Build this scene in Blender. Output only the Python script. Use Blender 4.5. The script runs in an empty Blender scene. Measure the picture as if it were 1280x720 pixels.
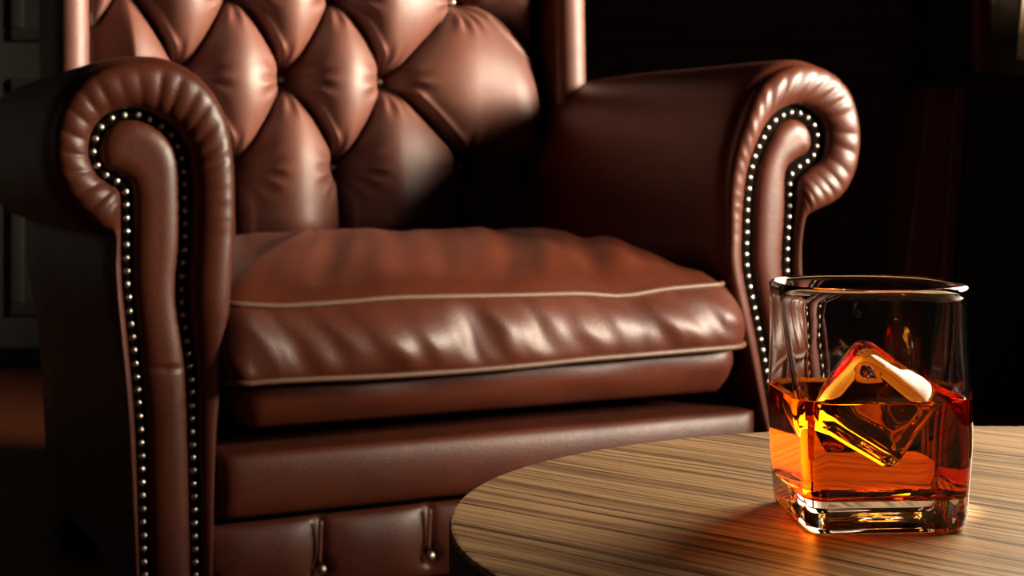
import bpy, bmesh, math, random
from mathutils import Vector, Matrix, noise
from mathutils.geometry import delaunay_2d_cdt
random.seed(7)
PI = math.pi
sc = bpy.context.scene
COL = sc.collection

# ------------------------------------------------------------------ camera
F = 1900.0          # focal length in pixels of the 1280 x 720 frame
HY = 200.0          # row of the horizon
EYE = 0.56          # lens height above the floor
cam_d = bpy.data.cameras.new('camera')
cam = bpy.data.objects.new('camera', cam_d)
COL.objects.link(cam)
cam.location = (0, 0, EYE)
cam.rotation_euler = (PI/2, 0, 0)
cam_d.sensor_width = 36
cam_d.lens = F/1280*36
cam_d.shift_y = -(360-HY)/1280
cam_d.clip_start = 0.02
cam_d.dof.use_dof = True
cam_d.dof.focus_distance = 0.60
cam_d.dof.aperture_fstop = (cam_d.lens/1000)/0.0017
sc.camera = cam

# ------------------------------------------------------------------ helpers
def link(name, me, mat, parent=None, smooth=True):
    o = bpy.data.objects.new(name, me)
    COL.objects.link(o)
    if mat is not None and not me.materials:
        me.materials.append(mat)
    if smooth:
        for p in me.polygons: p.use_smooth = True
    if parent is not None: o.parent = parent
    return o

def mesh(name, verts, faces, mat, parent=None, smooth=True, recalc=True):
    me = bpy.data.meshes.new(name)
    me.from_pydata([tuple(v) for v in verts], [], faces)
    if recalc:
        bm = bmesh.new(); bm.from_mesh(me)
        bmesh.ops.remove_doubles(bm, verts=bm.verts, dist=1e-6)
        bmesh.ops.recalc_face_normals(bm, faces=bm.faces)
        bm.to_mesh(me); bm.free()
    me.update()
    return link(name, me, mat, parent, smooth)

def from_bm(name, bm, mat, parent=None, smooth=True):
    me = bpy.data.meshes.new(name)
    bmesh.ops.recalc_face_normals(bm, faces=bm.faces)
    bm.to_mesh(me); bm.free()
    return link(name, me, mat, parent, smooth)

def box_bm(bm, x0, x1, y0, y1, z0, z1, bev=0.0, seg=2):
    r = bmesh.ops.create_cube(bm, size=1.0)
    vs = r['verts']
    for v in vs:
        v.co = Vector((x0 if v.co.x < 0 else x1, y0 if v.co.y < 0 else y1, z0 if v.co.z < 0 else z1))
    if bev > 0:
        es = list({e for v in vs for e in v.link_edges})
        bmesh.ops.bevel(bm, geom=es, offset=bev, segments=seg, profile=0.5, affect='EDGES')

def sharp(o, ang=0.7):
    o.data.set_sharp_from_angle(angle=ang)
    return o

def tag(o, label, cat, group=None):
    o['label'] = label; o['category'] = cat
    if group: o['group'] = group
    return o

def empty(name, loc, rz=0):
    o = bpy.data.objects.new(name, None); COL.objects.link(o)
    o.location = loc; o.rotation_euler = (0, 0, rz)
    o.empty_display_size = 0.1
    return o

def catmull(pts, n, closed=False):
    """n samples, spread by arc length, of a centripetal-ish spline through pts (tuples of floats)."""
    P = [Vector(p) if len(p) in (2, 3, 4) else p for p in pts]
    m = len(P)
    out = []
    SUB = 24
    segs = m if closed else m-1
    for i in range(segs):
        if closed:
            a, b, c, d = P[(i-1) % m], P[i], P[(i+1) % m], P[(i+2) % m]
        else:
            a, b, c, d = P[max(i-1, 0)], P[i], P[i+1], P[min(i+2, m-1)]
        for k in range(SUB):
            t = k/SUB
            out.append(0.5*((2*b)+(c-a)*t+(2*a-5*b+4*c-d)*t*t+(3*b-a-3*c+d)*t**3))
    out.append(P[0] if closed else P[-1])
    L = [0]
    for i in range(1, len(out)): L.append(L[-1]+(out[i]-out[i-1]).length)
    res = []; j = 0
    tot = L[-1]
    N = n if closed else n-1
    for k in range(n):
        s = tot*k/N
        while j < len(L)-2 and L[j+1] < s: j += 1
        d = L[j+1]-L[j]
        t = 0 if d < 1e-12 else (s-L[j])/d
        res.append(out[j].lerp(out[j+1], t))
    return res

def catmull_u(pts, sub):
    """like catmull but sub samples per span, so that several curves stay in step."""
    P = [Vector(p) for p in pts]; m = len(P); out = []
    for i in range(m-1):
        a, b, c, d = P[max(i-1, 0)], P[i], P[i+1], P[min(i+2, m-1)]
        for k in range(sub):
            t = k/sub
            out.append(0.5*((2*b)+(c-a)*t+(2*a-5*b+4*c-d)*t*t+(3*b-a-3*c+d)*t**3))
    out.append(P[-1])
    return out

def grid_faces(rows, cols, wrap=False):
    fs = []
    for r in range(rows-1):
        for c in range(cols if wrap else cols-1):
            d = (c+1) % cols
            fs.append((r*cols+c, r*cols+d, (r+1)*cols+d, (r+1)*cols+c))
    return fs

def tube(name, pts, rad, mat, parent=None, sides=8, closed=False, squash=None):
    P = [Vector(p) for p in pts]; n = len(P); vs = []
    up = Vector((0, 0, 1)); prev = None
    for i in range(n):
        if closed: t = (P[(i+1) % n]-P[i-1])
        else: t = P[min(i+1, n-1)]-P[max(i-1, 0)]
        t.normalize()
        if prev is None:
            a = up if abs(t.z) < 0.9 else Vector((1, 0, 0))
            nrm = (a - t*a.dot(t)).normalized()
        else:
            nrm = (prev - t*prev.dot(t)).normalized()
        prev = nrm; bn = t.cross(nrm)
        r = rad(i/(n-1)) if callable(rad) else rad
        for k in range(sides):
            a = 2*PI*k/sides
            vs.append(P[i]+nrm*math.cos(a)*r+bn*math.sin(a)*r)
    fs = grid_faces(n, sides, True)
    if closed:
        fs += [((n-1)*sides+k, (n-1)*sides+(k+1) % sides, (k+1) % sides, k) for k in range(sides)]
    else:
        fs += [tuple(range(sides-1, -1, -1)), tuple((n-1)*sides+k for k in range(sides))]
    return mesh(name, vs, fs, mat, parent)

def smoothstep(a, b, x):
    t = max(0.0, min(1.0, (x-a)/(b-a))); return t*t*(3-2*t)
def nz(x, y=0.0, z=0.0): return noise.noise(Vector((x, y, z)))

# ------------------------------------------------------------------ materials
def new_mat(name):
    m = bpy.data.materials.new(name); m.use_nodes = True
    nt = m.node_tree
    return m, nt, nt.nodes['Principled BSDF']

def leather(name, c1, c2, rough=0.42, grain=1.0, scale=420, spec=0.55):
    m, nt, b = new_mat(name)
    N, L = nt.nodes, nt.links
    tc = N.new('ShaderNodeTexCoord')
    n1 = N.new('ShaderNodeTexNoise'); n1.inputs['Scale'].default_value = 9; n1.inputs['Detail'].default_value = 6
    n1.inputs['Roughness'].default_value = 0.6
    L.new(tc.outputs['Object'], n1.inputs['Vector'])
    cr = N.new('ShaderNodeValToRGB')
    cr.color_ramp.elements[0].position = 0.32; cr.color_ramp.elements[0].color = (*c1, 1)
    cr.color_ramp.elements[1].position = 0.70; cr.color_ramp.elements[1].color = (*c2, 1)
    L.new(n1.outputs['Fac'], cr.inputs['Fac']); L.new(cr.outputs['Color'], b.inputs['Base Color'])
    vo = N.new('ShaderNodeTexVoronoi'); vo.inputs['Scale'].default_value = scale
    vo.feature = 'SMOOTH_F1'
    L.new(tc.outputs['Object'], vo.inputs['Vector'])
    n2 = N.new('ShaderNodeTexNoise'); n2.inputs['Scale'].default_value = 60; n2.inputs['Detail'].default_value = 5
    L.new(tc.outputs['Object'], n2.inputs['Vector'])
    mx = N.new('ShaderNodeMath'); mx.operation = 'ADD'
    L.new(vo.outputs['Distance'], mx.inputs[0]); L.new(n2.outputs['Fac'], mx.inputs[1])
    bp = N.new('ShaderNodeBump'); bp.inputs['Strength'].default_value = 0.10*grain; bp.inputs['Distance'].default_value = 0.002
    L.new(mx.outputs[0], bp.inputs['Height']); L.new(bp.outputs['Normal'], b.inputs['Normal'])
    mr = N.new('ShaderNodeMapRange'); mr.inputs['To Min'].default_value = rough-0.05; mr.inputs['To Max'].default_value = rough+0.07
    L.new(n2.outputs['Fac'], mr.inputs['Value']); L.new(mr.outputs['Result'], b.inputs['Roughness'])
    b.inputs['Specular IOR Level'].default_value = spec
    return m

LEATHER = leather('oxblood_leather', (0.066, 0.0130, 0.0052), (0.108, 0.0235, 0.0095), rough=0.42, spec=0.5)
LEATHER_SOFT = leather('soft_back_leather', (0.066, 0.0145, 0.0062), (0.108, 0.026, 0.0115), rough=0.58, spec=0.8)
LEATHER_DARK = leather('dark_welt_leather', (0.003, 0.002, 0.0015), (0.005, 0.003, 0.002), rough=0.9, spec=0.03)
PIPING = leather('piping_leather', (0.13, 0.066, 0.040), (0.18, 0.096, 0.058), rough=0.42)
PLEAT = leather('pleat_leather', (0.125, 0.045, 0.028), (0.17, 0.06, 0.038), rough=0.4)

def simple(name, col, rough, metal=0.0, bump=0.0, bscale=80):
    m, nt, b = new_mat(name)
    N, L = nt.nodes, nt.links
    tc = N.new('ShaderNodeTexCoord')
    n1 = N.new('ShaderNodeTexNoise'); n1.inputs['Scale'].default_value = bscale; n1.inputs['Detail'].default_value = 4
    L.new(tc.outputs['Object'], n1.inputs['Vector'])
    hs = N.new('ShaderNodeHueSaturation'); hs.inputs['Color'].default_value = (*col, 1)
    mr = N.new('ShaderNodeMapRange'); mr.inputs['To Min'].default_value = 0.8; mr.inputs['To Max'].default_value = 1.2
    L.new(n1.outputs['Fac'], mr.inputs['Value']); L.new(mr.outputs['Result'], hs.inputs['Value'])
    L.new(hs.outputs['Color'], b.inputs['Base Color'])
    b.inputs['Roughness'].default_value = rough; b.inputs['Metallic'].default_value = metal
    if bump > 0:
        bp = N.new('ShaderNodeBump'); bp.inputs['Strength'].default_value = bump; bp.inputs['Distance'].default_value = 0.002
        L.new(n1.outputs['Fac'], bp.inputs['Height']); L.new(bp.outputs['Normal'], b.inputs['Normal'])
    return m

STUD = simple('aged_nickel', (0.62, 0.58, 0.50), 0.32, 1.0, 0.05, 300)
BUTTON = simple('aged_brass_button', (0.62, 0.50, 0.40), 0.35, 1.0, 0.05, 300)
WALL = simple('dark_green_grey_paint', (0.125, 0.13, 0.115), 0.85, 0, 0.05, 40)
BLACKWOOD = simple('black_stained_wood', (0.004, 0.003, 0.0028), 0.65, 0, 0.05, 60)
SHADE = simple('cream_lampshade_linen', (0.72, 0.64, 0.54), 0.8, 0, 0.2, 300)
_nt = SHADE.node_tree
_tr = _nt.nodes.new('ShaderNodeBsdfTranslucent'); _tr.inputs['Color'].default_value = (0.75, 0.66, 0.55, 1)
_mx = _nt.nodes.new('ShaderNodeMixShader'); _mx.inputs['Fac'].default_value = 0.5
_nt.links.new(_nt.nodes['Principled BSDF'].outputs[0], _mx.inputs[1]); _nt.links.new(_tr.outputs[0], _mx.inputs[2])
_nt.links.new(_mx.outputs[0], _nt.nodes['Material Output'].inputs['Surface'])
BRASS = simple('dull_brass', (0.45, 0.32, 0.16), 0.4, 1.0)
PLASTER = simple('dim_plaster', (0.03, 0.03, 0.028), 0.8)

def wood(name, cols, angle, fine, stretch, rough, bump=0.3):
    """cols: list of (position, colour); the grain runs along local X turned by angle."""
    m, nt, b = new_mat(name)
    N, L = nt.nodes, nt.links
    tc = N.new('ShaderNodeTexCoord')
    rot = N.new('ShaderNodeMapping'); rot.vector_type = 'POINT'
    rot.inputs['Rotation'].default_value = (0, 0, -angle)
    L.new(tc.outputs['Object'], rot.inputs['Vector'])
    # slow wander of the grain lines
    wn = N.new('ShaderNodeTexNoise'); wn.inputs['Scale'].default_value = 5; wn.inputs['Detail'].default_value = 2
    L.new(rot.outputs['Vector'], wn.inputs['Vector'])
    wm = N.new('ShaderNodeVectorMath'); wm.operation = 'MULTIPLY_ADD'
    wm.inputs[1].default_value = (0, 0.018, 0); L.new(wn.outputs['Color'], wm.inputs[0]); L.new(rot.outputs['Vector'], wm.inputs[2])
    def streak(sx, sy, det, rgh):
        mp = N.new('ShaderNodeMapping'); mp.inputs['Scale'].default_value = (sx, sy, sy)
        L.new(wm.outputs['Vector'], mp.inputs['Vector'])
        t = N.new('ShaderNodeTexNoise'); t.inputs['Scale'].default_value = 1.0
        t.inputs['Detail'].default_value = det; t.inputs['Roughness'].default_value = rgh
        L.new(mp.outputs['Vector'], t.inputs['Vector'])
        return t.outputs['Fac']
    a = streak(fine*stretch, fine, 3, 0.55)
    c = streak(fine*3.2*stretch*1.5, fine*3.2, 4, 0.65)
    d = streak(fine*0.25*stretch, fine*0.25, 2, 0.5)
    s1 = N.new('ShaderNodeMath'); s1.operation = 'MULTIPLY_ADD'; s1.inputs[1].default_value = 0.38
    L.new(c, s1.inputs[0])
    s0 = N.new('ShaderNodeMath'); s0.operation = 'MULTIPLY'; s0.inputs[1].default_value = 0.55
    L.new(a, s0.inputs[0]); L.new(s0.outputs[0], s1.inputs[2])
    s2 = N.new('ShaderNodeMath'); s2.operation = 'MULTIPLY_ADD'; s2.inputs[1].default_value = 0.07
    L.new(d, s2.inputs[0]); L.new(s1.outputs[0], s2.inputs[2])
    cr = N.new('ShaderNodeValToRGB')
    el = cr.color_ramp.elements
    el[0].position, el[0].color = cols[0][0], (*cols[0][1], 1)
    el[1].position, el[1].color = cols[-1][0], (*cols[-1][1], 1)
    for p, col in cols[1:-1]:
        e = el.new(p); e.color = (*col, 1)
    L.new(s2.outputs[0], cr.inputs['Fac']); L.new(cr.outputs['Color'], b.inputs['Base Color'])
    bp = N.new('ShaderNodeBump'); bp.inputs['Strength'].default_value = bump; bp.inputs['Distance'].default_value = 0.0008
    L.new(s2.outputs[0], bp.inputs['Height']); L.new(bp.outputs['Normal'], b.inputs['Normal'])
    b.inputs['Roughness'].default_value = rough
    return m

OAK = wood('open_grain_oak', [(0.42, (0.045, 0.020, 0.008)), (0.47, (0.20, 0.105, 0.045)), (0.505, (0.38, 0.225, 0.105)), (0.60, (0.50, 0.32, 0.165))],
           math.radians(-40), 430, 0.007, 0.42, 0.5)
OAK_EDGE = wood('shaded_table_edge', [(0.4, (0.020, 0.011, 0.006)), (0.6, (0.035, 0.02, 0.011))], 0, 120, 0.05, 0.5)  # shade on the side of the top is put into this darker colour
MAHOGANY = wood('dark_mahogany', [(0.4, (0.10, 0.030, 0.016)), (0.6, (0.17, 0.052, 0.028))], PI/2, 60, 0.05, 0.5)
FLOORWOOD = wood('reddish_floorboards', [(0.4, (0.14, 0.030, 0.007)), (0.6, (0.22, 0.050, 0.012))], 0, 60, 0.04, 0.45)

def glass_mat(name, col, ior, rough=0.0, clear=0.0):
    m = bpy.data.materials.new(name); m.use_nodes = True
    nt = m.node_tree; nt.nodes.clear()
    o = nt.nodes.new('ShaderNodeOutputMaterial'); g = nt.nodes.new('ShaderNodeBsdfGlass')
    g.inputs['Color'].default_value = (*col, 1); g.inputs['IOR'].default_value = ior; g.inputs['Roughness'].default_value = rough
    if clear > 0:       # thin-walled share: light goes straight through
        t = nt.nodes.new('ShaderNodeBsdfTransparent'); m_ = nt.nodes.new('ShaderNodeMixShader')
        m_.inputs['Fac'].default_value = clear
        nt.links.new(g.outputs[0], m_.inputs[1]); nt.links.new(t.outputs[0], m_.inputs[2])
        nt.links.new(m_.outputs[0], o.inputs['Surface'])
    else:
        nt.links.new(g.outputs[0], o.inputs['Surface'])
    return m
GLASS = glass_mat('clear_glass', (1, 1, 1), 1.5)
WET = glass_mat('glass_against_spirit', (1.0, 0.39, 0.04), 1.5/1.36)
ICE = glass_mat('clear_ice', (1, 1, 1), 1.31)
SURFACE = glass_mat('amber_spirit', (1.0, 0.75, 0.42), 1.36)
BODY = glass_mat('amber_spirit_body', (1, 1, 1), 1.0, clear=1.0)

# ------------------------------------------------------------------ the armchair: frame of reference
YAW = math.radians(26)
cs, sn = math.cos(YAW), math.sin(YAW)
LX, LY, W = -0.403, 1.72, 0.8436          # centre of the left arm's front panel; distance to the right one's
BACKSET = 0.35                            # from the front plane of the arms to the chair's middle
fc = Vector((LX+W/2*cs, LY+W/2*sn, 0))    # middle of the front plane
E = fc + Vector((-sn, cs, 0))*BACKSET
chair = empty('armchair', (E.x, E.y, 0), YAW)
tag(chair, 'oxblood leather wingback armchair with deep-buttoned back and studded scroll arms', 'armchair')
FRONT = -BACKSET                          # local y of the front plane

def on_chair(px, py, yl):
    """the chair's own coordinates of what shows at a photo pixel, on the plane local y = yl"""
    t = (px-640)/F
    nE = -sn*E.x + cs*E.y
    Y = (yl+nE)/(-sn*t+cs)
    X = t*Y
    return Vector((cs*(X-E.x)+sn*(Y-E.y), yl, EYE-(py-HY)/F*Y))

# ------------------------------------------------------------------ arms
# stations around each scroll: groove, outer edge, panel edge, panel middle
LEFT_ST = [
 ((177,745),(172,745),(190,745),(217,745)), ((175,700),(170,700),(188,700),(217,700)), ((169,520),(160,520),(183,520),(213,520)),
 ((154,360),(145,360),(168,360),(196,360)), ((152,285),(143,296),(167,285),(195,285)), ((150,242),(118,282),(164,232),(190,232)),
 ((138,231),(92,260),(146,217),(176,200)), ((122,219),(73,229),(132,210),(165,190)), ((112,198),(65,192),(125,196),(160,182)),
 ((112,176),(68,155),(126,178),(160,180)), ((121,155),(84,120),(134,163),(163,178)), ((140,140),(115,92),(148,153),(167,178)),
 ((170,136),(160,78),(170,150),(174,180)), ((200,147),(212,81),(194,158),(183,185)), ((222,165),(254,106),(212,174),(188,196)),
 ((236,195),(281,150),(223,198),(191,212)), ((240,235),(291,215),(226,235),(193,235)), ((240,300),(291,300),(226,300),(195,300)),
 ((236,370),(286,380),(222,370),(196,370)), ((246,460),(278,460),(233,460),(206,460)), ((249,540),(270,540),(236,540),(213,540)),
 ((252,680),(266,680),(239,680),(216,680)), ((253,745),(266,745),(240,745),(217,745))]
RIGHT_ST = [
 ((1058,640),(1064,640),(1042,640),(1016,640)), ((1048,590),(1055,590),(1034,590),(1009,590)), ((1034,520),(1042,520),(1020,520),(995,520)),
 ((1010,420),(1018,420),(996,420),(975,420)), ((994,345),(1002,345),(980,345),(962,345)), ((996,262),(1003,280),(983,262),(966,262)),
 ((998,228),(1014,264),(985,215),(968,225)), ((1010,214),(1036,254),(1000,198),(978,200)), ((1024,203),(1053,238),(1011,192),(984,190)),
 ((1032,185),(1067,205),(1016,181),(986,184)), ((1031,158),(1070,160),(1014,164),(987,180)), ((1016,139),(1058,115),(1005,153),(986,178)),
 ((992,131),(1030,88),(990,150),(983,180)), ((967,142),(990,82),(974,161),(978,186)), ((950,165),(946,110),(964,178),(973,196)),
 ((936,200),(921,165),(952,208),(968,215)), ((930,240),(910,225),(946,245),(966,245)), ((928,290),(910,290),(944,290),(964,290)),
 ((929,340),(911,340),(945,340),(962,340)), ((947,430),(932,430),(962,430),(976,430)), ((963,520),(952,520),(978,520),(994,520)),
 ((980,590),(970,590),(994,590),(1008,590)), ((989,640),(979,640),(1002,640),(1014,640))]
ARM_DEPTH = 0.62
SEAM = on_chair(206, 461, FRONT).z

def stud_mesh():
    bm = bmesh.new()
    r, h = 0.0041, 0.0028
    n = 10; vs = []
    for j in range(4):
        a = j/3*PI/2*0.999
        for k in range(n):
            t = 2*PI*k/n
            vs.append(bm.verts.new((r*math.cos(a)*math.cos(t), -h*math.sin(a) if j < 3 else -h, r*math.cos(a)*math.sin(t))))
    for j in range(3):
        for k in range(n):
            bm.faces.new((vs[j*n+k], vs[j*n+(k+1) % n], vs[(j+1)*n+(k+1) % n], vs[(j+1)*n+k]))
    bm.faces.new([vs[3*n+k] for k in range(n)])
    bm.faces.new([vs[k] for k in range(n-1, -1, -1)])
    bmesh.ops.recalc_face_normals(bm, faces=bm.faces)
    me = bpy.data.meshes.new('stud'); bm.to_mesh(me); bm.free()
    me.materials.append(STUD)
    for p in me.polygons: p.use_smooth = True
    return me
STUD_ME = stud_mesh()

def make_arm(ST, side, n_single):
    SUB = 12
    pt = [[on_chair(p[0], p[1], FRONT) for p in col] for col in zip(*ST)]
    G, O, P, M = [catmull_u([(v.x, v.z) for v in c], SUB) for c in pt]
    n = len(G)
    S = [(g+p)/2 for g, p in zip(G, P)]
    # arc length of the outer curve, for the pleats
    AL = [0]
    for i in range(1, n): AL.append(AL[-1]+(S[i]-S[i-1]).length)
    def V(v, y): return (v.x, FRONT+y, v.y)
    rows = []
    NR = 14
    a0, a1 = AL[5*SUB], AL[int(17.2*SUB)]
    for j in range(NR+1):
        th = PI*j/NR
        row = []
        for i in range(n):
            g, o = G[i], O[i]
            w = (o-g).length
            f = (1-math.cos(th))/2
            b = min(0.45*w, 0.022)*math.sin(th)**0.8
            # gathered pleats around the scroll head
            k = smoothstep(a0-0.02, a0+0.02, AL[i])*(1-smoothstep(a1-0.02, a1+0.01, AL[i]))
            s = AL[i]+0.004*nz(AL[i]*40, 3.1+side)+0.006*f*nz(AL[i]*25, 9+side)
            pl = abs(math.sin(PI*s/0.0135))**0.7
            amp = (0.55+0.45*nz(AL[i]*30, 1.7*side+4))
            fall = smoothstep(0.0, 0.15, f)*(1-0.85*smoothstep(0.55, 0.95, f))
            d = -0.0050*(1-pl)*k*amp*fall
            if o is not g and w > 1e-6:
                q = g.lerp(o, f) + (o-g).normalized()*d*0.5
            row.append(V(q, -b-d*0.9 + 0.006*(1-f)))
        rows.append(row)
    # body behind the gathered front edge, a little fuller than it
    def outward(i):
        t = O[min(i+1, n-1)]-O[max(i-1, 0)]
        nn = Vector((t.y, -t.x)); nn.normalize()
        if nn.dot(O[i]-G[i]) < 0: nn = -nn
        return nn
    NO = [outward(i) for i in range(n)]
    for it in range(12):
        NO = [NO[0]]+[(NO[i-1]+NO[i]*2+NO[i+1]).normalized() for i in range(1, n-1)]+[NO[-1]]
    low = [smoothstep(0.30, 0.42, O[i].y) for i in range(n)]     # no swelling down the legs of the arm
    for y, e in ((0.006, 0.000), (0.012, 0.0045), (0.022, 0.0075), (0.04, 0.0085), (0.10, 0.009), (0.2, 0.009), (0.3, 0.009), (0.42, 0.009), (0.52, 0.008), (ARM_DEPTH, 0.006)):
        rows.append([V(O[i]+NO[i]*e*low[i], y) for i in range(n)])
    vs = [v for r in rows for v in r]
    fs = grid_faces(len(rows), n, True)
    last = (len(rows)-1)*n
    fs.append(tuple(last+i for i in range(n)))
    arm = mesh('arm', vs, fs, LEATHER, chair)
    # front panel: filled outline, softly padded
    inside = [P[i] for i in range(0, n, 2)]
    if (n-1) % 2: inside.append(P[n-1])
    nb = len(inside)
    x0, x1 = min(v.x for v in inside), max(v.x for v in inside)
    z0, z1 = min(v.y for v in inside), max(v.y for v in inside)
    def d_edge(q):
        m = 9
        for a, b in zip(inside, inside[1:]):
            u = b-a; t = max(0, min(1, (q-a).dot(u)/max(1e-12, u.dot(u))))
            m = min(m, (q-a-u*t).length)
        return m
    pts = list(inside)
    h = 0.0036
    iz = 0
    z = z0+h
    while z < z1:
        x = x0+(h/2 if iz % 2 else 0)
        while x < x1:
            q = Vector((x, z))
            if d_edge(q) > 0.0018: pts.append(q)
            x += h
        z += h*0.9; iz += 1
    res = delaunay_2d_cdt(pts, [(i, (i+1) % nb) for i in range(nb)], [], 1, 1e-6)
    vv, ff = res[0], res[2]
    vs = []
    for q in vv:
        t = min(1, d_edge(q)/0.022)
        crease = 0.0035*math.exp(-((q.y-SEAM)/0.003)**2) if side == 0 else 0
        vs.append((q.x, FRONT+0.008-0.013*math.sqrt(max(0, 1-(1-t)**2))+crease*t, q.y))
    pan = mesh('arm_panel', vs, [tuple(f) for f in ff], LEATHER, arm)
    if sum(p.normal.y*p.area for p in pan.data.polygons) > 0: pan.data.flip_normals()
    # dark welt under the studs
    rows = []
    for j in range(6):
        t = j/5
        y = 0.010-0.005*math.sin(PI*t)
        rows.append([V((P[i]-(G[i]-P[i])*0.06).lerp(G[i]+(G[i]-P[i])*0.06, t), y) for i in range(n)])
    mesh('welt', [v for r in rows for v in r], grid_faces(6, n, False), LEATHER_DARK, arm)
    # nail studs
    tot = AL[-1]
    ns = int(tot/0.0150)
    pos = []
    j = 0
    for k in range(ns):
        s = (k+0.5)*tot/ns
        while AL[j+1] < s: j += 1
        t = (s-AL[j])/(AL[j+1]-AL[j])
        pos.append(S[j].lerp(S[j+1], t))
    return arm, pos

arm_l, studs_l = make_arm(LEFT_ST, 0, 80)
arm_r, studs_r = make_arm(RIGHT_ST, 1, 30)

def put_stud(arm, v):
    o = bpy.data.objects.new('stud', STUD_ME); COL.objects.link(o); o.parent = arm
    o.location = (v.x+random.uniform(-.0004, .0004), FRONT+0.0055, v.y+random.uniform(-.0004, .0004))
    o.rotation_euler = (random.uniform(-.25, .25), random.uniform(0, 6), random.uniform(-.25, .25))
    return o
def stud_rest(arm, lst):
    vs, fs = [], []
    for v in lst:
        b = len(vs)
        vs += [Vector((v.x, FRONT+0.0055, v.y))+q.co for q in STUD_ME.vertices]
        fs += [tuple(b+i for i in p.vertices) for p in STUD_ME.polygons]
    o = mesh('stud', vs, fs, STUD, arm, recalc=False); o['kind'] = 'stuff'
    return o
sl = [v for v in studs_l if v.y > 0.075]
for v in sl: put_stud(arm_l, v)
order = sorted(studs_r, key=lambda v: -v.y)
keep = max(20, 100-len(sl))
for v in order[:keep]: put_stud(arm_r, v)
stud_rest(arm_r, order[keep:])

# ------------------------------------------------------------------ seat cushions
def rounded_loop(x0, x1, y0, y1, r, nf, ns):
    """closed loop, counter-clockwise from the front left corner: list of (x, y, nx, ny)"""
    out = []
    def arc(cx, cy, a0, a1, k):
        for i in range(k):
            a = a0+(a1-a0)*i/k
            out.append((cx+r*math.cos(a), cy+r*math.sin(a), math.cos(a), math.sin(a)))
    def line(xa, ya, xb, yb, nx, ny, k):
        for i in range(k):
            t = i/k
            out.append((xa+(xb-xa)*t, ya+(yb-ya)*t, nx, ny))
    line(x0+r, y0, x1-r, y0, 0, -1, nf); arc(x1-r, y0+r, -PI/2, 0, 10)
    line(x1, y0+r, x1, y1-r, 1, 0, ns); arc(x1-r, y1-r, 0, PI/2, 10)
    line(x1-r, y1, x0+r, y1, 0, 1, nf); arc(x0+r, y1-r, PI/2, PI, 10)
    line(x0, y1-r, x0, y0+r, -1, 0, ns); arc(x0+r, y0+r, PI, 1.5*PI, 10)
    return out

FY = FRONT-0.004
top_px = [(286,379),(318,381),(342,383),(380,381),(424,378),(490,372),(540,371),(588,370),(650,369),(719,367),(745,368),(768,371),(795,368),(823,362),(865,358),(908,355)]
bot_px = [(288,477),(320,473),(380,470),(460,467),(555,461),(640,454),(714,446),(790,440),(861,434),(930,429)]
top_c = [on_chair(x, y, FY) for x, y in top_px]
bot_c = [on_chair(x, y, FY) for x, y in bot_px]
def interp(curve, x):
    if x <= curve[0].x: return curve[0].z
    for a, b in zip(curve, curve[1:]):
        if x <= b.x: return a.z+(b.z-a.z)*(x-a.x)/(b.x-a.x)
    return curve[-1].z
def smooth_interp(curve, x, w=0.02):
    return (interp(curve, x-w)+2*interp(curve, x)+interp(curve, x+w))/4

SX0, SX1 = top_c[0].x-0.005, top_c[-1].x
SXB = bot_c[-1].x
SY1 = FY+0.56
NF, NS = 220, 60
loop = rounded_loop(SX0, SX1, FY, SY1, 0.022, NF, NS)
nl = len(loop)
def fold(x, v, seed):
    """slanting soft creases: x along the front, v from the top (0) downwards"""
    q = x-0.05*v+0.012*nz(x*7, v*2, seed)
    d = 0.0
    d += 0.0110*nz(q*15, v*0.8, seed+1)
    d += 0.0050*nz(q*32, v*1.0, seed+5)
    return d
vs = []
NV = 18
TILT = 0.026
rows_s = []
zt = [smooth_interp(top_c, p[0]) for p in loop]
zb = [smooth_interp(bot_c, p[0]) for p in loop]
for j in range(NV+1):
    t = j/NV                       # 0 bottom, 1 top
    row = []
    for i, (x, y, nx, ny) in enumerate(loop):
        fr = smoothstep(0.3, 1.0, -ny)
        grow = (SXB-SX1)*(1-t)*smoothstep(0.1, 0.25, (x-0.0))*1.0 if nx > 0.01 or x > SX1-0.03 else 0
        b = 0.016*math.sin(PI*t)**0.7
        e = math.sin(PI*t)**0.5
        d = fold(x, 1-t, 0)*fr*e
        row.append((x+nx*b+max(0, grow)*nx, y+ny*(b+d+TILT*(1-t)), zb[i]+(zt[i]-zb[i])*t))
    rows_s.append(row)
# crowned top, drawn in towards the middle ridge
NT = 26
cx, cy = (SX0+SX1)/2, (FY+SY1)/2
ridge = lambda x: min(max(x, SX0+0.2), SX1-0.2)
for j in range(1, NT+1):
    t = j/NT
    row = []
    for i, (x, y, nx, ny) in enumerate(loop):
        xx = x+(ridge(x)-x)*t; yy = y+(cy-y)*t
        crown = 0.056*(1-(1-t)**2.4)+0.006*smoothstep(0, 0.08, t)
        # creases running back from the front edge
        q = xx-0.42*(yy-FY)+0.02*nz(xx*5, yy*5, 2)
        wr = (0.0105*nz(q*13, yy*2.2, 7.3)+0.005*nz(q*28, yy*3, 2.2))*smoothstep(0.02, 0.25, t)*(1-0.75*smoothstep(0.2, 0.42, yy-FY))
        row.append((xx, yy, zt[i]+(0.405-zt[i])*0.6*t+crown+wr))
    rows_s.append(row)
fs = grid_faces(len(rows_s), nl, True)
fs.append(tuple(range(nl)))
cushion = mesh('seat_cushion', [v for r in rows_s for v in r], fs, LEATHER, chair)

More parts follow.
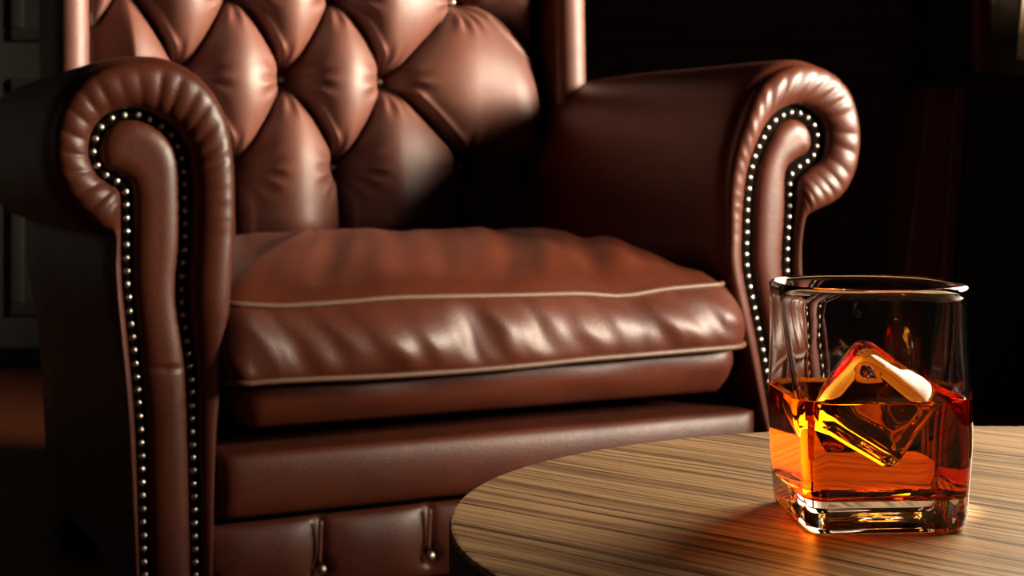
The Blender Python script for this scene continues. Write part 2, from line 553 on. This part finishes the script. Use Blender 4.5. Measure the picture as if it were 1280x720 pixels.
def piping_path(zz, grow=0.0, off=0.003, tilt=0.0):
    out = []
    for i, (x, y, nx, ny) in enumerate(loop):
        g = grow*nx if (nx > 0.01) else 0
        out.append((x+nx*off+max(0, g), y+ny*(off+tilt), zz[i]))
    return out
p = tube('piping', piping_path(zt), 0.0037, PIPING, cushion, 8, True)
p['label'] = 'pale leather piping along the top edge'
p = tube('piping', piping_path(zb, SXB-SX1, 0.004, TILT), 0.0037, PIPING, cushion, 8, True)
p['label'] = 'pale leather piping along the bottom edge'

# lower cushion under the loose one
BX0, BX1 = on_chair(300, 520, FRONT).x, on_chair(925, 470, FRONT).x
ztop = min(zb)-0.001
zlow = on_chair(300, 541, FRONT).z
loop2 = rounded_loop(BX0, BX1, FRONT+0.002, SY1, 0.03, 120, 40)
rows = []
for j in range(13):
    t = j/12
    b = 0.020*(math.sin(PI*min(1, 0.12+0.88*t))**0.6)-0.022+0.026*(t-0.35)
    row = []
    for (x, y, nx, ny) in loop2:
        zt2 = smooth_interp(bot_c, x)-0.002
        row.append((x+nx*b, y+ny*(b+0.003*nz(x*9, t*2, 3)), zlow+(zt2-zlow)*t))
    rows.append(row)
n2 = len(loop2)
mesh('seat_deck', [v for r in rows for v in r], grid_faces(13, n2, True)+[tuple(range(n2)), tuple(12*n2+i for i in range(n2))], LEATHER, chair)

# front rail and apron
RX0, RX1 = on_chair(275, 600, FRONT-0.012).x, on_chair(950, 545, FRONT-0.012).x
rz1 = on_chair(500, 552, FRONT-0.012).z
rz0 = on_chair(500, 629, FRONT-0.012).z
prof = []
for k in range(25):
    a = -PI/2+PI*k/24
    yy = -0.016*math.cos(a)**0.6 if math.cos(a) > 0 else 0
    prof.append((yy, (rz0+rz1)/2+(rz1-rz0)/2*math.sin(a)))
def padded_rail(name, x0, x1, prof, y0, depth, seed, bulge_amp=0.002):
    nx = 90; vs = []; m = len(prof)
    for i in range(nx+1):
        x = x0+(x1-x0)*i/nx
        e = min(1.0, min(i, nx-i)/3.0); e = math.sqrt(1-(1-e)**2)
        zc = sum(q[1] for q in prof)/m
        for (yy, z) in prof:
            vs.append((x, y0+yy*e+bulge_amp*nz(x*8, z*10, seed)*(1 if yy < -0.004 else 0), zc+(z-zc)*(0.9+0.1*e)))
        vs.append((x, y0+depth, prof[-1][1])); vs.append((x, y0+depth, prof[0][1]))
    M = m+2
    fs = grid_faces(nx+1, M, True)
    fs += [tuple(range(M)), tuple(nx*M+i for i in range(M))]
    return mesh(name, vs, fs, LEATHER, chair)
padded_rail('front_rail', RX0, RX1, prof, FRONT+0.004, 0.55, 5)

az1 = on_chair(400, 646, FRONT).z; az0 = 0.045
AX0, AX1 = on_chair(262, 690, FRONT).x, on_chair(974, 600, FRONT).x
bts = [on_chair(402, 709, FRONT), on_chair(538, 698, FRONT)]
step = bts[1].x-bts[0].x
bx = [bts[0].x+step*k for k in range(-1, 5)]
bz = (bts[0].z+bts[1].z)/2
NXA, NZA = 200, 40
vs = []
for j in range(NZA+1):
    v = j/NZA; z = az0+(az1-az0)*v
    for i in range(NXA+1):
        x = AX0+(AX1-AX0)*i/NXA
        dmin = min(abs(x-q) for q in bx)
        rb = min(math.hypot(x-q, z-bz) for q in bx)
        seam = math.exp(-(dmin/0.006)**2)*(1 if z > bz-0.005 else math.exp(-((bz-z)/0.01)**2))
        y = -0.018*(math.sin(PI*min(1, max(0, v)))**0.35)*(1-0.35*math.exp(-(dmin/0.025)**2)) + 0.006*seam + 0.014*math.exp(-(rb/0.010)**2)
        vs.append((x, FRONT+0.012+y, z))
apron = mesh('apron', vs, grid_faces(NZA+1, NXA+1), LEATHER, chair, recalc=False)
for q in bx[1:6]:
    pts = [(q-0.004+0.002*k/8, FRONT+0.0+0.004*math.sin(PI*k/8)*0-0.003, bz+0.010+(az1-0.004-bz-0.010)*k/8) for k in range(9)]
    tube('pleat_seam', pts, lambda t: 0.0028, PLEAT, apron, 8)

def dome_button(name, loc, r, h, mat, parent, normal=(0, -1, 0)):
    bm = bmesh.new()
    bmesh.ops.create_uvsphere(bm, u_segments=16, v_segments=10, radius=1.0)
    for v in bm.verts:
        v.co = Vector((v.co.x*r, v.co.y*r, v.co.z*h))
    o = from_bm(name, bm, mat, parent)
    o.rotation_euler = Vector(normal).to_track_quat('Z', 'Y').to_euler()
    o.location = loc
    return o
for q in bx[1:6]:
    dome_button('button', (q, FRONT+0.000, bz), 0.0065, 0.0055, BUTTON, apron)

# chair base hidden behind rail and apron, and bun feet
bm = bmesh.new(); box_bm(bm, AX0+0.004, AX1-0.004, FRONT+0.30, FRONT+0.60, 0.05, zlow-0.004, 0.006)
from_bm('base_frame', bm, BLACKWOOD, chair)
def bun_foot(x, y):
    prof = [(0.0, 0.0), (0.026, 0.0), (0.034, 0.012), (0.036, 0.026), (0.030, 0.042), (0.024, 0.050), (0.024, 0.075), (0, 0.075)]
    vs, n = [], 16
    for r, z in prof:
        for k in range(n): vs.append((x+r*math.cos(2*PI*k/n), y+r*math.sin(2*PI*k/n), z))
    return mesh('foot', vs, grid_faces(len(prof), n, True), BLACKWOOD, chair)
for x in (on_chair(210, 700, FRONT).x, on_chair(1025, 640, FRONT).x):
    bun_foot(x, FRONT+0.06); bun_foot(x, FRONT+0.55)

# ------------------------------------------------------------------ back
BD = FRONT+0.575         # the back's surface, at seat height
LEAN = 0.10
def back_y(z): return BD+LEAN*(z-0.45)
def on_back(px, py):
    y = BD
    for _ in range(6):
        v = on_chair(px, py, y); y = back_y(v.z)
    return v
rowA = [on_back(234, 93), on_back(363, 98), on_back(492, 103)]
rowC = [on_back(288, 208), on_back(419, 209), on_back(566, 214)]
dx = (rowA[2].x-rowA[0].x)/2
zA = sum(v.z for v in rowA)/3
zC = rowC[1].z
dz = zA-zC
XL, XR = on_back(118, 50).x, on_back(674, 50).x
a0 = rowA[1].x
BT = []      # (x, z, visible)
for r in range(-1, 5):
    z = zA+dz*r
    xs = [a0+dx*k for k in range(-3, 5)] if r % 2 == 0 else [a0+dx*(k+0.5) for k in range(-3, 5)]
    BT.append([(x, z) for x in xs])
def has(x): return XL+0.03 < x < XR-0.045
XR2 = a0+dx+(XR-a0-dx)
KR = 1.0/((XR-(a0+dx))/dx)
def lattice(x):
    """tuft column; the outer column is as wide as the space left to the edge"""
    u = (x-a0)/dx
    return 1+(u-1)*KR if u > 1 else u
def unlattice(u): return a0+dx*(1+(u-1)/KR) if u > 1 else a0+dx*u
BT2 = []
for r in range(-1, 5):
    z = zA+dz*r
    for k in range(-3, 4):
        x = unlattice(k if r % 2 == 0 else k+0.5)
        if XL+0.05 < x < XR-0.05: BT2.append((x, z))
allb = BT2
def puff_at(u, z):
    w = (z-zA)/(2*dz)
    if z >= zC:
        a, b = abs(math.sin(PI*(u+w))), abs(math.sin(PI*(u-w)))
        return a*b
    return math.cos(PI*u)**2
ZB0, ZB1 = 0.36, 1.06
NXB, NZB = 300, 300
PUFF = 0.088
vs = []
for j in range(NZB+1):
    z = ZB0+(ZB1-ZB0)*j/NZB
    for i in range(NXB+1):
        x = XL+(XR-XL)*i/NXB
        u = lattice(x)
        ue = min(u, 1.5)
        pv = puff_at(ue, z+0.085*max(0.0, (u-1.5)/0.5)**2 if z > zC+0.02 else z)
        if u > 1.5:
            k = (u-1.5)/0.5
            full = puff_at(1.5, z)**0.5
            pv = max(pv, 0.0)
            puff = PUFF*max(0.0, pv)**0.38
            puff *= math.sqrt(max(0, 1-(max(0, k-0.45)/0.55)**2.2))
        else:
            puff = PUFF*pv**0.38
        de = x-XL
        puff *= math.sqrt(max(0.05, min(1, de/0.05)))
        rb, ang = 9, 0
        for b in allb:
            h = math.hypot(x-b[0], z-b[1])
            if h < rb: rb, ang = h, math.atan2(z-b[1], x-b[0])
        dim = 0.036*math.exp(-(rb/0.023)**2)
        # short gathers fanning out of each button
        g = 0.0034*math.cos(ang*13)*math.exp(-((rb-0.042)/0.018)**2)*(1.0 if ang < 0 else 0.5)
        g += 0.0018*nz(x*14, z*14, 4)*min(1, pv*3)
        # a doubled fold lying along the seams that run down to the right
        if z > zC-0.01:
            pp = u+(z-zA)/(2*dz); sd = (pp-round(pp))/math.hypot(1/dx, 1/(2*dz))
            k = smoothstep(0.03, 0.055, rb)
            g += 0.006*math.exp(-((sd-0.011)/0.0045)**2)*k
        elif abs(u-round(u+0.5)+0.5) < 0.2:
            sd = (u-round(u+0.5)+0.5)*dx
            g += 0.006*math.exp(-((sd-0.013)/0.005)**2)*smoothstep(0.03, 0.05, rb)
        lower = smoothstep(0.38, 0.47, z)
        vs.append((x, back_y(z)-puff*(0.55+0.45*lower)+dim-g+0.035, z))
back = mesh('backrest', vs, grid_faces(NZB+1, NXB+1), LEATHER_SOFT, chair, recalc=False)
for (x, z) in allb:
    if ZB0+0.08 < z < ZB1-0.02:
        dome_button('button', (x, back_y(z)+0.051, z), 0.0072, 0.007, BUTTON, back)
bm = bmesh.new()
box_bm(bm, XL-0.02, XR+0.02, BD+0.05, BD+0.17, 0.07, ZB1+0.02, 0.03, 4)
bmesh.ops.transform(bm, matrix=Matrix.Shear('XZ', 4, (0, 0)) if False else Matrix.Identity(4), verts=bm.verts)
for v in bm.verts: v.co.y += LEAN*max(0, v.co.z-0.45)
from_bm('back_shell', bm, LEATHER, chair)

# wings
WD = FRONT+0.535
def make_wing(pa, pb, inner):
    """pa..pb: pixels spanned by the rolled front edge; inner: +1 when the sitter is to its right"""
    xa, xb = on_chair(pa, 40, WD).x, on_chair(pb, 40, WD).x
    r = (xb-xa)/2; xm = (xa+xb)/2
    prof = []
    for k in range(13):
        a = PI+PI*k/12
        prof.append((xm+r*math.cos(a), WD+r+r*math.sin(a)))
    # seam behind the roll, then the wing's panel running back to the chair's back
    prof += [(xm+r*0.72, WD+r+0.014), (xm+r*0.80, WD+r+0.03), (xm+r*0.80, BD+0.16), (xm-r*0.80, BD+0.16), (xm-r*0.80, WD+r+0.03), (xm-r*0.72, WD+r+0.014)]
    m = len(prof); vs = []
    zs = [0.45+0.6*k/24 for k in range(25)]+[1.05+0.06*math.sin(PI/2*k/8) for k in range(1, 9)]
    for k, z in enumerate(zs):
        s = 1.0 if z <= 1.05 else math.sqrt(max(0.02, 1-((z-1.05)/0.0605)**2))
        yc = BD+0.06
        for (x, y) in prof:
            vs.append((xm+(x-xm)*(0.3+0.7*s), yc+(y-yc)*s+0.04*max(0, z-0.6), z))
    fs = grid_faces(len(zs), m, True)+[tuple(range(m)), tuple((len(zs)-1)*m+i for i in range(m))]
    return mesh('wing', vs, fs, LEATHER_SOFT, chair)
make_wing(73, 116, 1)
make_wing(705, 741, -1)

# ------------------------------------------------------------------ table
H = 0.145
TZ = EYE-H
def on_table(px, py, z=None):
    z = TZ if z is None else z
    Y = F*(EYE-z)/(py-HY)
    return Vector(((px-640)/F*Y, Y, z))
TC = Vector((1.76*H, 4.25*H, 0)); TA, TB = 1.935*H, 1.475*H
table = empty('side_table', (TC.x, TC.y, 0), 0)
tag(table, 'low oval wooden table with straight open grain top under the glass', 'table')
def oval(a, b, e, n=180):
    out = []
    for k in range(n):
        t = 2*PI*k/n; c, s = math.cos(t), math.sin(t)
        out.append((math.copysign(abs(c)**(2/e), c)*a, math.copysign(abs(s)**(2/e), s)*b))
    return out
TH = 0.042
n = 180; vs = []
prof = [(-0.0022, 0), (-0.0008, -0.0005), (0, -0.002)]
for (o, z) in prof:
    vs += [(x, y, TZ+z) for x, y in oval(TA+o, TB+o, 2.12)]
fs = grid_faces(3, n, True)+[tuple(range(n))]
top = mesh('tabletop', vs, fs, OAK, table); sharp(top, 0.4)
vs = []
prof = [(0.0, -0.002), (0.0, -TH+0.006), (-0.006, -TH), (-0.02, -TH)]
for (o, z) in prof:
    vs += [(x, y, TZ+z) for x, y in oval(TA+o, TB+o, 2.12)]
fs = grid_faces(4, n, True)+[tuple(3*n+i for i in range(n))]
edge = mesh('table_edge', vs, fs, OAK_EDGE, table); sharp(edge, 0.5)
edge['label'] = 'edge band coloured as its shadow side'
prof = [(0.0, TZ-TH), (0.05, TZ-TH), (0.045, TZ-TH-0.03), (0.03, TZ-TH-0.06), (0.026, 0.16), (0.032, 0.08), (0.045, 0.05), (0.0, 0.05)]
vs = []
for r, z in prof: vs += [(r*math.cos(2*PI*k/32), r*math.sin(2*PI*k/32), z) for k in range(32)]
mesh('pedestal', vs, grid_faces(len(prof), 32, True), OAK_EDGE, table)
prof = [(0.0, 0.052), (0.05, 0.052), (0.12, 0.035), (0.17, 0.02), (0.175, 0.0), (0.0, 0.0)]
vs = []
for r, z in prof: vs += [(r*math.cos(2*PI*k/48), r*math.sin(2*PI*k/48), z) for k in range(48)]
mesh('foot_plate', vs, grid_faces(len(prof), 48, True), OAK_EDGE, table)

# ------------------------------------------------------------------ tumbler
GC = Vector((0.996*H, 4.27*H, TZ))
GROT = math.radians(4)
gw0, gw1 = 0.0322, 0.0380           # half widths at base and rim
GH = 0.0955
def sq_ring(w, e, z, n=128):
    return [(x, y, z) for x, y in oval(w, w, e, n)]
def lerp(a, b, t): return a+(b-a)*t
def rsq(w, r, z, n=128):
    """square of half width w, corners rounded by r"""
    out = []
    per = n//4; ca = per//2; cl = per-ca
    for q in range(4):
        a0 = -PI/4*1+q*PI/2-PI/4
        # side from corner arc end to the next
        cx_, cy_ = [(w-r, -(w-r)), (w-r, w-r), (-(w-r), w-r), (-(w-r), -(w-r))][q]
        st = -PI/2+q*PI/2
        for k in range(ca):
            a = st+PI/2*k/(ca-1)
            out.append((cx_+r*math.cos(a), cy_+r*math.sin(a), z))
        ex, ey = out[-1][0], out[-1][1]
        nx_, ny_ = [(w-r, w-r), (-(w-r), w-r), (-(w-r), -(w-r)), (w-r, -(w-r))][q]
        st2 = st+PI/2
        sx, sy = nx_+r*math.cos(st2), ny_+r*math.sin(st2)
        for k in range(1, cl+1):
            t = k/(cl+1)
            out.append((ex+(sx-ex)*t, ey+(sy-ey)*t, z))
    return out
GN = 128
def g_out(z):
    t = z/GH
    w = lerp(gw0, gw1, t**1.1)
    r = lerp(0.0080, 0.031, smoothstep(0.30, 1.0, t))
    return w, r
WALL_T = 0.0022
BASE_T = 0.0125
def g_in(z):
    w, r = g_out(z)
    return w-WALL_T, max(0.004, r-WALL_T)
rings = []
w, r = g_out(0)
rings.append(rsq(w*0.90, r*0.8, 0.0006)); rings.append(rsq(w-0.0022, r-0.001, 0.0)); rings.append(rsq(w-0.0008, r, 0.0009)); rings.append(rsq(w, r, 0.003))
for k in range(1, 25):
    z = 0.003+(GH-0.0025-0.003)*k/24
    rings.append(rsq(*g_out(z), z))
w, r = g_out(GH)
rings.append(rsq(w-0.0001, r, GH-0.0010)); rings.append(rsq(w-0.0006, r, GH-0.0002)); rings.append(rsq(w-WALL_T/2, r-WALL_T/2, GH)); rings.append(rsq(w-WALL_T+0.0005, r-WALL_T, GH-0.0002)); rings.append(rsq(w-WALL_T+0.0001, r-WALL_T, GH-0.001))
for k in range(1, 25):
    z = GH-0.0025+(BASE_T+0.004-GH+0.0025)*k/24
    rings.append(rsq(*g_in(z), z))
w, r = g_in(BASE_T)
rings.append(rsq(w-0.0005, r, BASE_T+0.0018)); rings.append(rsq(w-0.0018, r-0.0005, BASE_T+0.0005)); rings.append(rsq(w-0.004, r-0.001, BASE_T)); rings.append(rsq(w*0.4, r*0.3, BASE_T-0.0004))
fs = grid_faces(len(rings), GN, True)+[tuple(range(GN)), tuple((len(rings)-1)*GN+i for i in range(GN))]
glass = mesh('tumbler', [v for q in rings for v in q], fs, GLASS)
glass.data.materials.append(WET)
LIQ = 0.0515
for p in glass.data.polygons:
    c = p.center
    w, r = g_in(max(c.z, BASE_T))
    if BASE_T-0.0006 < c.z < LIQ and max(abs(c.x), abs(c.y)) < w+0.0004: p.material_index = 1
glass.location = GC; glass.rotation_euler = (0, 0, GROT)
tag(glass, 'square-sided clear glass tumbler with thick base standing on the wooden table', 'glass')

# the spirit in it
gap = 0.00012
rings = []
w, r = g_in(BASE_T)
rings.append(rsq(w*0.4, r*0.3, BASE_T-0.0004+gap)); rings.append(rsq(w-0.004-gap, r-0.001, BASE_T+gap)); rings.append(rsq(w-0.0018-gap, r-0.0005, BASE_T+0.0005+gap)); rings.append(rsq(w-0.0005-gap, r, BASE_T+0.0018+gap))
zz = [BASE_T+0.004+(LIQ-0.0012-BASE_T-0.004)*k/14 for k in range(15)]
for z in zz:
    w, r = g_in(z); rings.append(rsq(w-gap, r, z))
w, r = g_in(LIQ)
rings.append(rsq(w-gap, r, LIQ+0.0003)); rings.append(rsq(w-0.0006, r, LIQ-0.0004)); rings.append(rsq(w-0.0018, r, LIQ-0.0008)); rings.append(rsq(w-0.004, r*0.9, LIQ-0.0009)); rings.append(rsq(w*0.4, r*0.4, LIQ-0.0009))
fs = grid_faces(len(rings), GN, True)+[tuple(range(GN)), tuple((len(rings)-1)*GN+i for i in range(GN))]
whisky = mesh('whiskey', [v for q in rings for v in q], fs, BODY)
whisky.data.materials.append(SURFACE)
for p in whisky.data.polygons:
    if p.center.z > LIQ-0.00085 and p.normal.z > 0.3: p.material_index = 1
whisky.location = GC; whisky.rotation_euler = (0, 0, GROT)
tag(whisky, 'amber whiskey filling the lower half of the square tumbler', 'drink')

def ice_cube(size, loc, rot, seed, label):
    bm = bmesh.new()
    bmesh.ops.create_cube(bm, size=1.0)
    bmesh.ops.bevel(bm, geom=bm.edges[:], offset=0.2, segments=4, profile=0.5, affect='EDGES')
    bmesh.ops.subdivide_edges(bm, edges=bm.edges[:], cuts=3, use_grid_fill=True)
    for v in bm.verts:
        p = v.co.copy()
        q = 1+0.16*nz(p.x*1.6+seed, p.y*1.6, p.z*1.6)+0.03*nz(p.x*5, p.y*5+seed, p.z*5)
        v.co = Vector((p.x*size[0]*q, p.y*size[1]*q, p.z*size[2]*q))
    for _ in range(3): bmesh.ops.smooth_vert(bm, verts=bm.verts, factor=0.5, use_axis_x=True, use_axis_y=True, use_axis_z=True)
    o = from_bm('ice_cube', bm, ICE)
    o.location = loc; o.rotation_euler = rot
    tag(o, label, 'ice')
    return o
ice_cube((0.038, 0.034, 0.036), (GC.x+0.0025, GC.y-0.002, TZ+0.0475), (0.12, 0.62, -0.22), 1.0, 'clear ice cube floating tilted in the whiskey')

# ------------------------------------------------------------------ room
def struct(o): o['kind'] = 'structure'; return o
WY = 4.1
bm = bmesh.new(); box_bm(bm, -3.0, 3.2, -0.8, WY+0.1, -0.05, 0.0)
fl = struct(from_bm('floor', bm, FLOORWOOD, smooth=False))
bm = bmesh.new(); box_bm(bm, -3.0, 3.2, WY, WY+0.1, 0.0, 2.6)
struct(from_bm('wall_back', bm, WALL, smooth=False))
bm = bmesh.new(); box_bm(bm, -3.1, -3.0, -0.8, WY+0.1, 0.0, 2.6)
struct(from_bm('wall_left', bm, BLACKWOOD, smooth=False))
bm = bmesh.new(); box_bm(bm, -3.0, 3.2, WY-0.022, WY, 0.0, 0.055, 0.004)
struct(from_bm('baseboard_back', bm, BLACKWOOD))
# raised panel mouldings on the back wall
k = 1
for (x0, x1) in ((-2.9, -1.55), (-1.35, -0.05), (0.15, 1.0), (1.2, 2.6)):
    for (z0, z1) in ((0.14, 0.78), (0.88, 2.3)):
        bm = bmesh.new()
        t = 0.035
        for a in ((x0, x1, z0, z0+t), (x0, x1, z1-t, z1), (x0, x0+t, z0+t, z1-t), (x1-t, x1, z0+t, z1-t)):
            box_bm(bm, a[0], a[1], WY-0.014, WY, a[2], a[3], 0.005)
        struct(from_bm('trim_%d' % k, bm, WALL)); k += 1

# ------------------------------------------------------------------ dark cabinet beyond the right arm
KY = 3.2
def at(px, py, Y): return Vector(((px-640)/F*Y, Y, EYE-(py-HY)/F*Y))
x_l, x_r = at(1180, 0, KY).x, at(1400, 0, KY).x
zl = at(0, 104, KY).z
cab = empty('cabinet', ((x_l+x_r)/2, KY+0.2, 0))
tag(cab, 'tall dark mahogany cabinet standing against the wall beyond the right arm', 'cabinet')
ox, oy = cab.location.x, cab.location.y
bm = bmesh.new()
pxa, pxb = at(1219, 0, KY).x, at(1241, 0, KY).x
box_bm(bm, x_l-ox, x_r-ox, 0.06, 0.08, zl+0.02, 1.9, 0.002)                       # back board
box_bm(bm, x_l-ox, x_l-ox+0.02, -0.14, 0.06, zl+0.02, 1.9, 0.002)                 # side board
box_bm(bm, x_l-ox, pxa-ox-0.002, -0.165, -0.145, zl+0.02, 1.9, 0.002)             # face frame
box_bm(bm, x_l-ox, x_r-ox, -0.165, 0.08, 1.9, 1.95, 0.006)
from_bm('upper_case', bm, BLACKWOOD, cab)
bm = bmesh.new(); box_bm(bm, pxa-ox, pxb-ox, -0.20, -0.145, zl+0.018, 1.9, 0.008, 3)
from_bm('corner_post', bm, MAHOGANY, cab)
bm = bmesh.new(); box_bm(bm, x_l-ox-0.02, x_r-ox+0.02, -0.215, 0.10, zl-0.005, zl+0.018, 0.006, 3)
from_bm('ledge', bm, BLACKWOOD, cab)
# flared base
def frustum(name, top, bot, z0, z1, mat, bev):
    bm = bmesh.new(); box_bm(bm, 0, 1, 0, 1, 0, 1)
    for v in bm.verts:
        a = top if v.co.z > 0.5 else bot
        v.co = Vector((a[0] if v.co.x < .5 else a[1], a[2] if v.co.y < .5 else a[3], z1 if v.co.z > .5 else z0))
    bmesh.ops.bevel(bm, geom=bm.edges[:], offset=bev, segments=3, profile=0.5, affect='EDGES')
    return from_bm(name, bm, mat, cab)
bt, bb = at(1168, 104, KY).x-ox, at(1112, 104, KY).x-ox
frustum('base_case', (bt, x_r-ox, -0.16, 0.08), (bb, x_r-ox, -0.16, 0.08), 0.0, zl-0.004, MAHOGANY, 0.006)
pa, pb = at(1196, 0, KY).x-ox, at(1213, 0, KY).x-ox
qa, qb = at(1176, 0, KY).x-ox, at(1193, 0, KY).x-ox
frustum('base_post', (pa, pb, -0.19, -0.155), (qa-0.02, qb-0.02, -0.19, -0.155), 0.0, zl-0.004, MAHOGANY, 0.006)
frustum('base_door', (pb+0.004, x_r-ox-0.01, -0.17, -0.155), (qb-0.014, x_r-ox-0.01, -0.17, -0.155), 0.02, zl-0.02, BLACKWOOD, 0.004)

# small lamp whose pale shade shows at the edge of the frame
lx = at(1273, 0, KY+0.15).x
lamp = empty('table_lamp', (lx+0.090, KY+0.15, zl+0.0185))
tag(lamp, 'small lamp with a cream shade on the dark cabinet ledge', 'lamp')
vs = []
for (r, z) in ((0.088, 0.045), (0.090, 0.045), (0.065, 0.30), (0.063, 0.30)):
    vs += [(r*math.cos(2*PI*k/48), r*math.sin(2*PI*k/48), z) for k in range(48)]
fs = grid_faces(4, 48, True)+[(3*48+k, 3*48+(k+1) % 48, (k+1) % 48, k) for k in range(48)]
mesh('lamp_shade', vs, fs, SHADE, lamp)
prof = [(0.0, 0.0), (0.05, 0.0), (0.05, 0.008), (0.02, 0.016), (0.009, 0.03), (0.009, 0.16), (0.014, 0.17), (0.014, 0.21), (0.0, 0.22)]
vs = []
for r, z in prof: vs += [(r*math.cos(2*PI*k/24), r*math.sin(2*PI*k/24), z) for k in range(24)]
mesh('lamp_base', vs, grid_faces(len(prof), 24, True), BRASS, lamp)

# ------------------------------------------------------------------ light
def area(name, loc, target, sx, sy, power, col, spread=PI):
    d = bpy.data.lights.new(name, 'AREA'); d.shape = 'RECTANGLE'; d.size = sx; d.size_y = sy
    d.energy = power; d.color = col; d.spread = spread
    o = bpy.data.objects.new(name, d); COL.objects.link(o)
    o.location = loc
    o.rotation_euler = (Vector(target)-Vector(loc)).to_track_quat('-Z', 'Y').to_euler()
    return o
area('window_light', (2.32, 1.76, 1.46), (0.06, 2.30, 1.06), 1.0, 1.0, 33, (1.0, 0.86, 0.66), math.radians(34))
area('cushion_fill_light', (2.10, 1.00, 0.98), (0.33, 1.96, 0.43), 0.5, 0.5, 1.6, (1.0, 0.84, 0.66), math.radians(17))  # added fill to brighten the cushion front, not a window
area('table_soft_light', (1.02, 1.28, 0.86), (0.26, 0.62, 0.42), 0.95, 0.75, 12.5, (1.0, 0.83, 0.60), math.radians(75))  # added soft panel that lights the table, not a window
d = bpy.data.lights.new('glow_spot', 'SPOT'); d.energy = 40000; d.color = (1.0, 0.80, 0.52)  # added narrow beam, throws the amber glow through the whiskey; no lamp of the room
d.spot_size = math.radians(2.05); d.spot_blend = 1.0; d.shadow_soft_size = 0.02
d.cycles.is_caustics_light = True
o = bpy.data.objects.new('glow_spot', d); COL.objects.link(o)
o.location = (GC.x+0.86*1.35, GC.y+0.51*1.35, TZ+0.62)
o.rotation_euler = (Vector((GC.x, GC.y, TZ+0.019))-o.location).to_track_quat('-Z', 'Y').to_euler()
glass.cycles.is_caustics_caster = True; whisky.cycles.is_caustics_caster = True
top.cycles.is_caustics_receiver = True
d = bpy.data.lights.new('lamp_bulb', 'POINT'); d.energy = 2.8; d.color = (1.0, 0.88, 0.76); d.shadow_soft_size = 0.025
o = bpy.data.objects.new('lamp_bulb', d); COL.objects.link(o)
o.location = lamp.location+Vector((0, 0, 0.25))
w = bpy.data.worlds.new('World'); sc.world = w; w.use_nodes = True
bg = w.node_tree.nodes['Background']
bg.inputs['Color'].default_value = (1.0, 0.93, 0.84, 1); bg.inputs['Strength'].default_value = 0.007

# ------------------------------------------------------------------ colour and sampling
vs_ = sc.view_settings
vs_.view_transform = 'Standard'; vs_.look = 'None'; vs_.gamma = 1.0; vs_.exposure = 0.0
vs_.use_curve_mapping = False
cy_ = sc.cycles
cy_.use_denoising = True
cy_.max_bounces = 24; cy_.transmission_bounces = 20; cy_.glossy_bounces = 10; cy_.volume_bounces = 2; cy_.transparent_max_bounces = 16
cy_.caustics_refractive = True; cy_.caustics_reflective = False
cy_.blur_glossy = 0.1
cy_.sample_clamp_indirect = 6.0
cy_.sample_clamp_direct = 0.0
cy_.use_guiding = False
